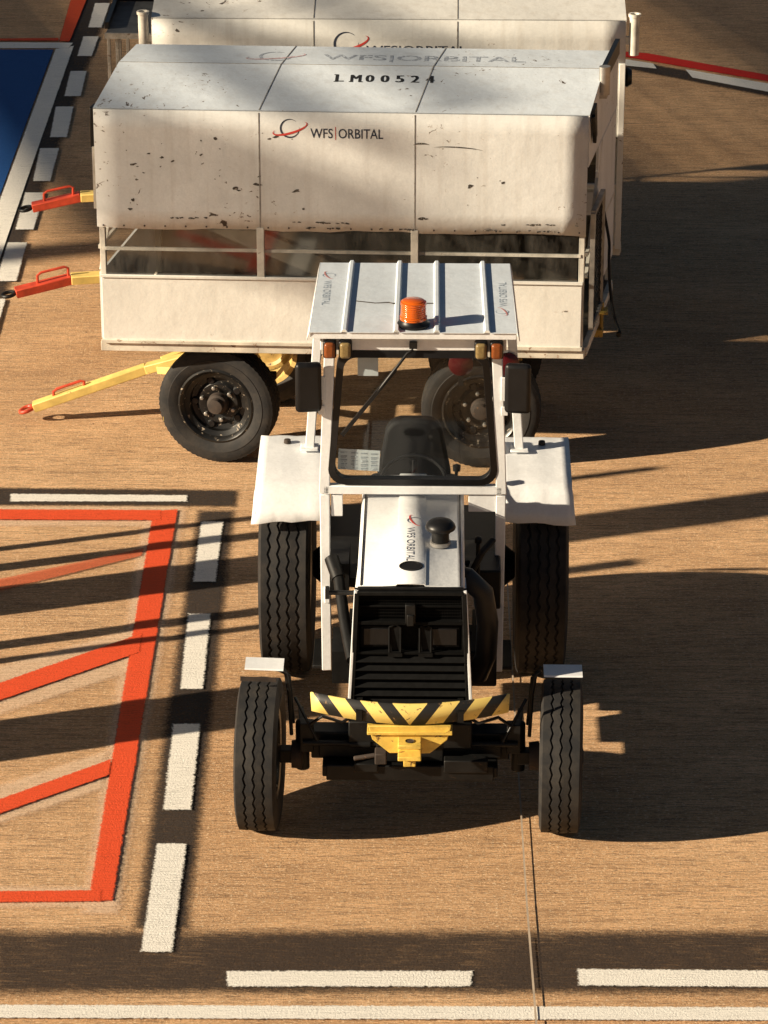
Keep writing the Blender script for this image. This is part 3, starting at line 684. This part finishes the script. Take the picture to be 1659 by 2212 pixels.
# bold stencil lettering: overlapping strokes plus small slab serifs on the letters
mb=MB();nrm=Vector((0,-.12,.62)).normalized()
glyphs='LM00524';pitch=.094
for i,chx in enumerate(glyphs):
    wch=.046 if chx!='M' else .060
    for k in range(3):
        t_=text_mb(chx,so+sv*.40+Vector((i*pitch+k*.0045,0,0))+nrm*(.0003*k),(1,0,0),tuple(sv),wch,.095)
        mb.add(t_.v,t_.f)
    if chx in 'LM':
        for dx in((0,) if chx=='L' else (0,wch)):
            o0=so+sv*.395+Vector((i*pitch+dx-.008,0,0))+nrm*.0011
            for h0 in((0,.093) if chx=='L' else (0,)):
                q=o0+sv*h0;mb.add([q,q+Vector((.026,0,0)),q+Vector((.026,0,0))+sv*.010,q+sv*.010],[(0,1,2,3)])
on_front(mb,'stencilled_number',M['inkblk'],rfA)
logo(rfA,(-.46,.08,2.5042),(1,0,0),(0,1,0),.20,M['inkf'],M['inkfr'])
on_front(text_mb('WFS|ORBITAL',(-.16,-.02,2.5042),(1,0,0),(0,1,0),1.28,.16,bold=.01),'lettering',M['inkf'],rfA)
gate=MB().beam((1.56,-.70,1.0),(1.56,-.70,1.75),.03,.03).beam((1.56,-.25,1.0),(1.56,-.25,1.75),.03,.03).beam((1.56,-.70,1.75),(1.56,-.25,1.75),.03,.03).beam((1.56,-.70,1.0),(1.56,-.25,1.0),.03,.03)
gt=BA(gate,'end_gate',M['steel'])
mb=MB();n=22
for k in range(-13,n):
    for sg in(1,-1):
        y0=-.70+k*.056;z0=1.0;y1=y0+.75;z1=1.75
        if sg<0:z0,z1=1.75,1.0
        ya,yb=max(y0,-.70),min(y1,-.25)
        if yb-ya<.02:continue
        f=lambda y:z0+(z1-z0)*(y-y0)/(y1-y0)
        mb.beam((1.56,ya,f(ya)),(1.56,yb,f(yb)),.004,.004)
BA(mb,'wire_mesh',M['blk'],gt,smooth=False)
BA(MB().beam((1.545,-.66,2.42),(1.545,-.60,2.20),.02,.08).beam((1.545,-.70,2.37),(1.545,-.60,2.18),.02,.03).box((1.54,.1,2.50),(.03,.7,.10)),'rubber_edge',M['blkpl'])
BA(MB().tube([(1.55,-.25,2.38),(1.55,-.25,2.56)],.035,16).box((1.545,-.25,2.38),(.05,.06,.04)),'marker_lamp',M['steel'])
BA(MB().box((-1.56,-.55,2.22),(.05,.10,.26)),'rubber_buffer',M['blkpl'],bev=.01)
BA(MB().box((-1.56,-.60,1.90),(.02,.03,.4)),'side_strip',M['frame'])
ch=MB().tube([(1.62+.13*t+.02*math.sin(t*7),.1-.3*t,1.60-.80*t-.05*math.sin(t*9)) for t in [k/24 for k in range(25)]],.010,8).lathe([(0,.014),(.03,.014),(.035,.0005)],(1.75,-.2,.76),'Z',8)
ch.build('hanging_cable',M['blk'],A1)
MB().box((1.58,-.05,.74),(.14,.10,.05)).box((1.62,-.05,.88),(.12,.10,.02)).box((1.57,-.05,.81),(.02,.12,.20)).tube([(1.64,-.05,.72),(1.64,-.05,.94)],.014).build('rear_hitch',M['yeld'],A1,bev=.005)
drawbar(A1,[(-.75,.05,.56),(-1.35,.12,.36),(-2.10,.05,.10)],(M['yelp'],M['yelp']),.09,(.55,.82,.07),mt=M['red'])
MB().beam((-.85,-.30,.50),(-1.25,.0,.40),.05,.05).beam((-.85,.36,.50),(-1.25,.16,.40),.05,.05).box((-.82,0,.62),(.45,.45,.06)).build('turntable',M['yelp'],A1,bev=.005)
MB().beam((-1.12,-.50,.30),(-1.02,-.46,.52),.04,.03).box((-1.14,-.52,.28),(.05,.05,.05)).build('mudguard_stay',M['yelp'],A1)
# --- cart 2
A2,cn2,rf2,B2=cart('luggage_cart',(.045,22.53,0),R(-1.2),'middle luggage cart, grey white, its logo half hidden behind the front cart roof',1.58,2.44,(M['cart2'],M['cart2'],M['cart2']),(-.85,.87),0,True,R(0))
logo(cn2,(-.28,yt,2.272),(1,0,0),(0,0,1),.16,M['ink'],M['inkr'])
on_front(text_mb('WFS|ORBITAL',(-.15,yt,2.190),(1,0,0),(0,0,1),.67,.072,bold=.006),'lettering',M['ink'],cn2)
for s in(-1,1):
    p=MB().lathe([(0,.034),(.26,.034),(.26,.042),(.28,.042),(.28,.030),(.05,.028)],(s*1.64,-.70,2.20),'Z',18).box((s*1.61,-.70,2.30),(.05,.03,.05)).build('corner_tube',M['frame'],A2)
MB().tube([(1.60,-.2,2.46),(1.64,-.2,2.58),(1.66,-.1,2.62),(1.66,.05,2.56),(1.64,.1,2.41)],.02).build('hook_pipe',M['blk'],A2)
MB().lathe([(1.58,.06),(1.62,.07),(1.65,.05),(1.65,.0005)],(0,-.35,1.95),'X',20).build('rubber_buffer',M['blkpl'],A2)
MB().box((1.40,-.725,1.70),(.16,.02,.30)).build('latch_box',M['frame'],A2,bev=.004)
MB().box((1.35,-.738,1.72),(.05,.01,.20)).box((1.43,-.738,1.66),(.04,.01,.12)).build('latch',M['rustd'],A2)
MB().box((1.565,-.745,1.5),(.04,.02,1.30)).build('corner_strip',M['cartlow'],A2,bev=.003)
drawbar(A2,[(-1.3,-.30,.52),(-2.22,-.44,.50),(-2.60,-.54,.43)],(M['yelp'],M['red']),.11,(.05,.60,.10))
# --- cart 3 (mostly hidden)
A3,cn3,rf3,B3=cart('luggage_cart',(-.05,24.3,0),R(-1),'farthest luggage cart with a dark shelf and thin posts showing at the top left',1.55,2.30,(M['grey'],M['grey'],M['cart2']),(-.85,.87),0,False,R(0))
MB().box((-1.76,-.46,1.90),(.34,.92,.03)).build('side_shelf',M['grey'],A3,bev=.005)
MB().box((-1.76,-.93,1.90),(.35,.02,.04)).build('shelf_rim',M['seam'],A3)
for y in(-.90,-.1):
    for x in(-1.91,-1.85,-1.62):MB().box((x,y,1.50),(.024,.024,.78)).build('shelf_post',M['seam'],A3,bev=.003)
MB().box((-1.76,.04,1.97),(.36,.05,.12)).box((-1.93,-.4,1.94),(.03,.8,.05)).build('shelf_edge',M['blkpl'],A3)
drawbar(A3,[(-1.2,-.2,.52),(-2.22,-.32,.50),(-2.58,-.37,.43)],(M['yelp'],M['red']),.11,(.15,.75,.10))
# ================================================================= unseen objects added off frame to cast shadows into view
ALPHA=R(17.6);EL=R(21.0)
def at_band(py,X):
    x,y=G(0,py);return y-(x-X)*math.tan(ALPHA)
X0=-3.7
cg=empty('shadow_post_rig',(X0,17.3,0),0,'added posts and boards on a deck, out of view left, casting shadow bands','shadow caster')  # made-up rig of posts and boards, placed for its shadow bands
def loc(py):return at_band(py,X0)-17.3
for py,w,h in((1186,.06,2.0),(1226,.09,1.75),(1394,.09,1.9),(1428,.06,1.7)):
    MB().box((0,loc(py),h/2+.2),(w,w,h)).build('post',M['steel'],cg,bev=.004)
for py,w,h in((1600,.50,1.05),(1300,.40,2.55)):
    MB().box((0,loc(py),h/2+.35),(.03,w,h)).build('shadow_board',M['frame'],cg,bev=.004)  # boards sized for the wide shadow bands
ys=[loc(1180),loc(1610)]
MB().box((-.5,sum(ys)/2,.34),(1.2,abs(ys[1]-ys[0])+.3,.05)).build('deck',M['blk'],cg,bev=.005)
for x in(-1.0,0):
    for y in ys:MB().lathe([(-.03,.0005),(-.03,.14),(.03,.14),(.03,.0005)],(x,y,.14),'X',20).build('castor',M['rubber'],cg)
# unseen slatted frame, added to throw partial shade over carts and ground
s_=Vector((math.cos(ALPHA),math.sin(ALPHA),0));n_=Vector((-math.sin(ALPHA),math.cos(ALPHA),0))
tau=-17.7
y0g,y1g,y2g=18.75,23.6,33.0;gb=s_*tau+n_*y1g
gn=empty('shade_slat_frame',(gb.x,gb.y,0),ALPHA,'added grey slatted frame out of view far left, giving partial shade','gantry')
Lg=y1g-y0g
mb=MB();z=10.12
while z<11.0:
    mb.box((0,-Lg/2,z),(.04,Lg,.046));z+=.085
mb.box((0,-Lg/2,11.30),(.05,Lg,.14)).box((0,-Lg/2,11.72),(.05,Lg,.12))
for k in range(3):mb.box((.06,-.04-(Lg-.08)*k/2,10.9),(.04,.04,1.7))
mb.build('shade_slats',M['grey'],gn)  # slats added and spaced to partly shade the front cart
L2=y2g-y1g
mb=MB();z=8.8
while z<12.6:
    mb.box((0,.5+L2/2,z),(.05,L2,.066 if int(z*1.4)%2 else .095));z+=.12
mb.build('far_shade_slats',M['grey'],gn)  # denser slats added to dim the ground at upper right
MB().box((.12,.25,6.2),(.4,.4,12.4)).build('column',M['grey'],gn,bev=.02)
MB().box((.12,.25,.15),(1.2,1.2,.3)).build('footing',M['steel'],gn,bev=.02)
# ================================================================= light
w=bpy.data.worlds.new('World');bpy.context.scene.world=w;w.use_nodes=True
nt_=w.node_tree;bg=nt_.nodes['Background'];sk=nt_.nodes.new('ShaderNodeTexSky');sk.sky_type='NISHITA';sk.sun_disc=False
sk.sun_elevation=EL;sk.sun_rotation=R(253);sk.air_density=1;sk.dust_density=1.0
nt_.links.new(sk.outputs[0],bg.inputs[0]);bg.inputs[1].default_value=.034
sl=bpy.data.lights.new('sun','SUN');sl.energy=9.5;sl.angle=R(.6);sl.color=(1,.84,.62)
so_=bpy.data.objects.new('sun',sl);COL.objects.link(so_)
d=Vector((math.cos(ALPHA)*math.cos(EL),math.sin(ALPHA)*math.cos(EL),-math.sin(EL)))
so_.rotation_euler=d.to_track_quat('-Z','Y').to_euler();so_.location=(-10,5,12)
cam=bpy.data.cameras.new('camera');co=bpy.data.objects.new('camera',cam);COL.objects.link(co)
co.location=(0,0,H);co.rotation_euler=(PI/2-PITCH,0,0);cam.sensor_fit='HORIZONTAL';cam.sensor_width=36;cam.lens=F/1659*36;cam.clip_end=2000
bpy.context.scene.camera=co
sc=bpy.context.scene;sc.view_settings.view_transform='Standard';sc.view_settings.look='None';sc.view_settings.exposure=0
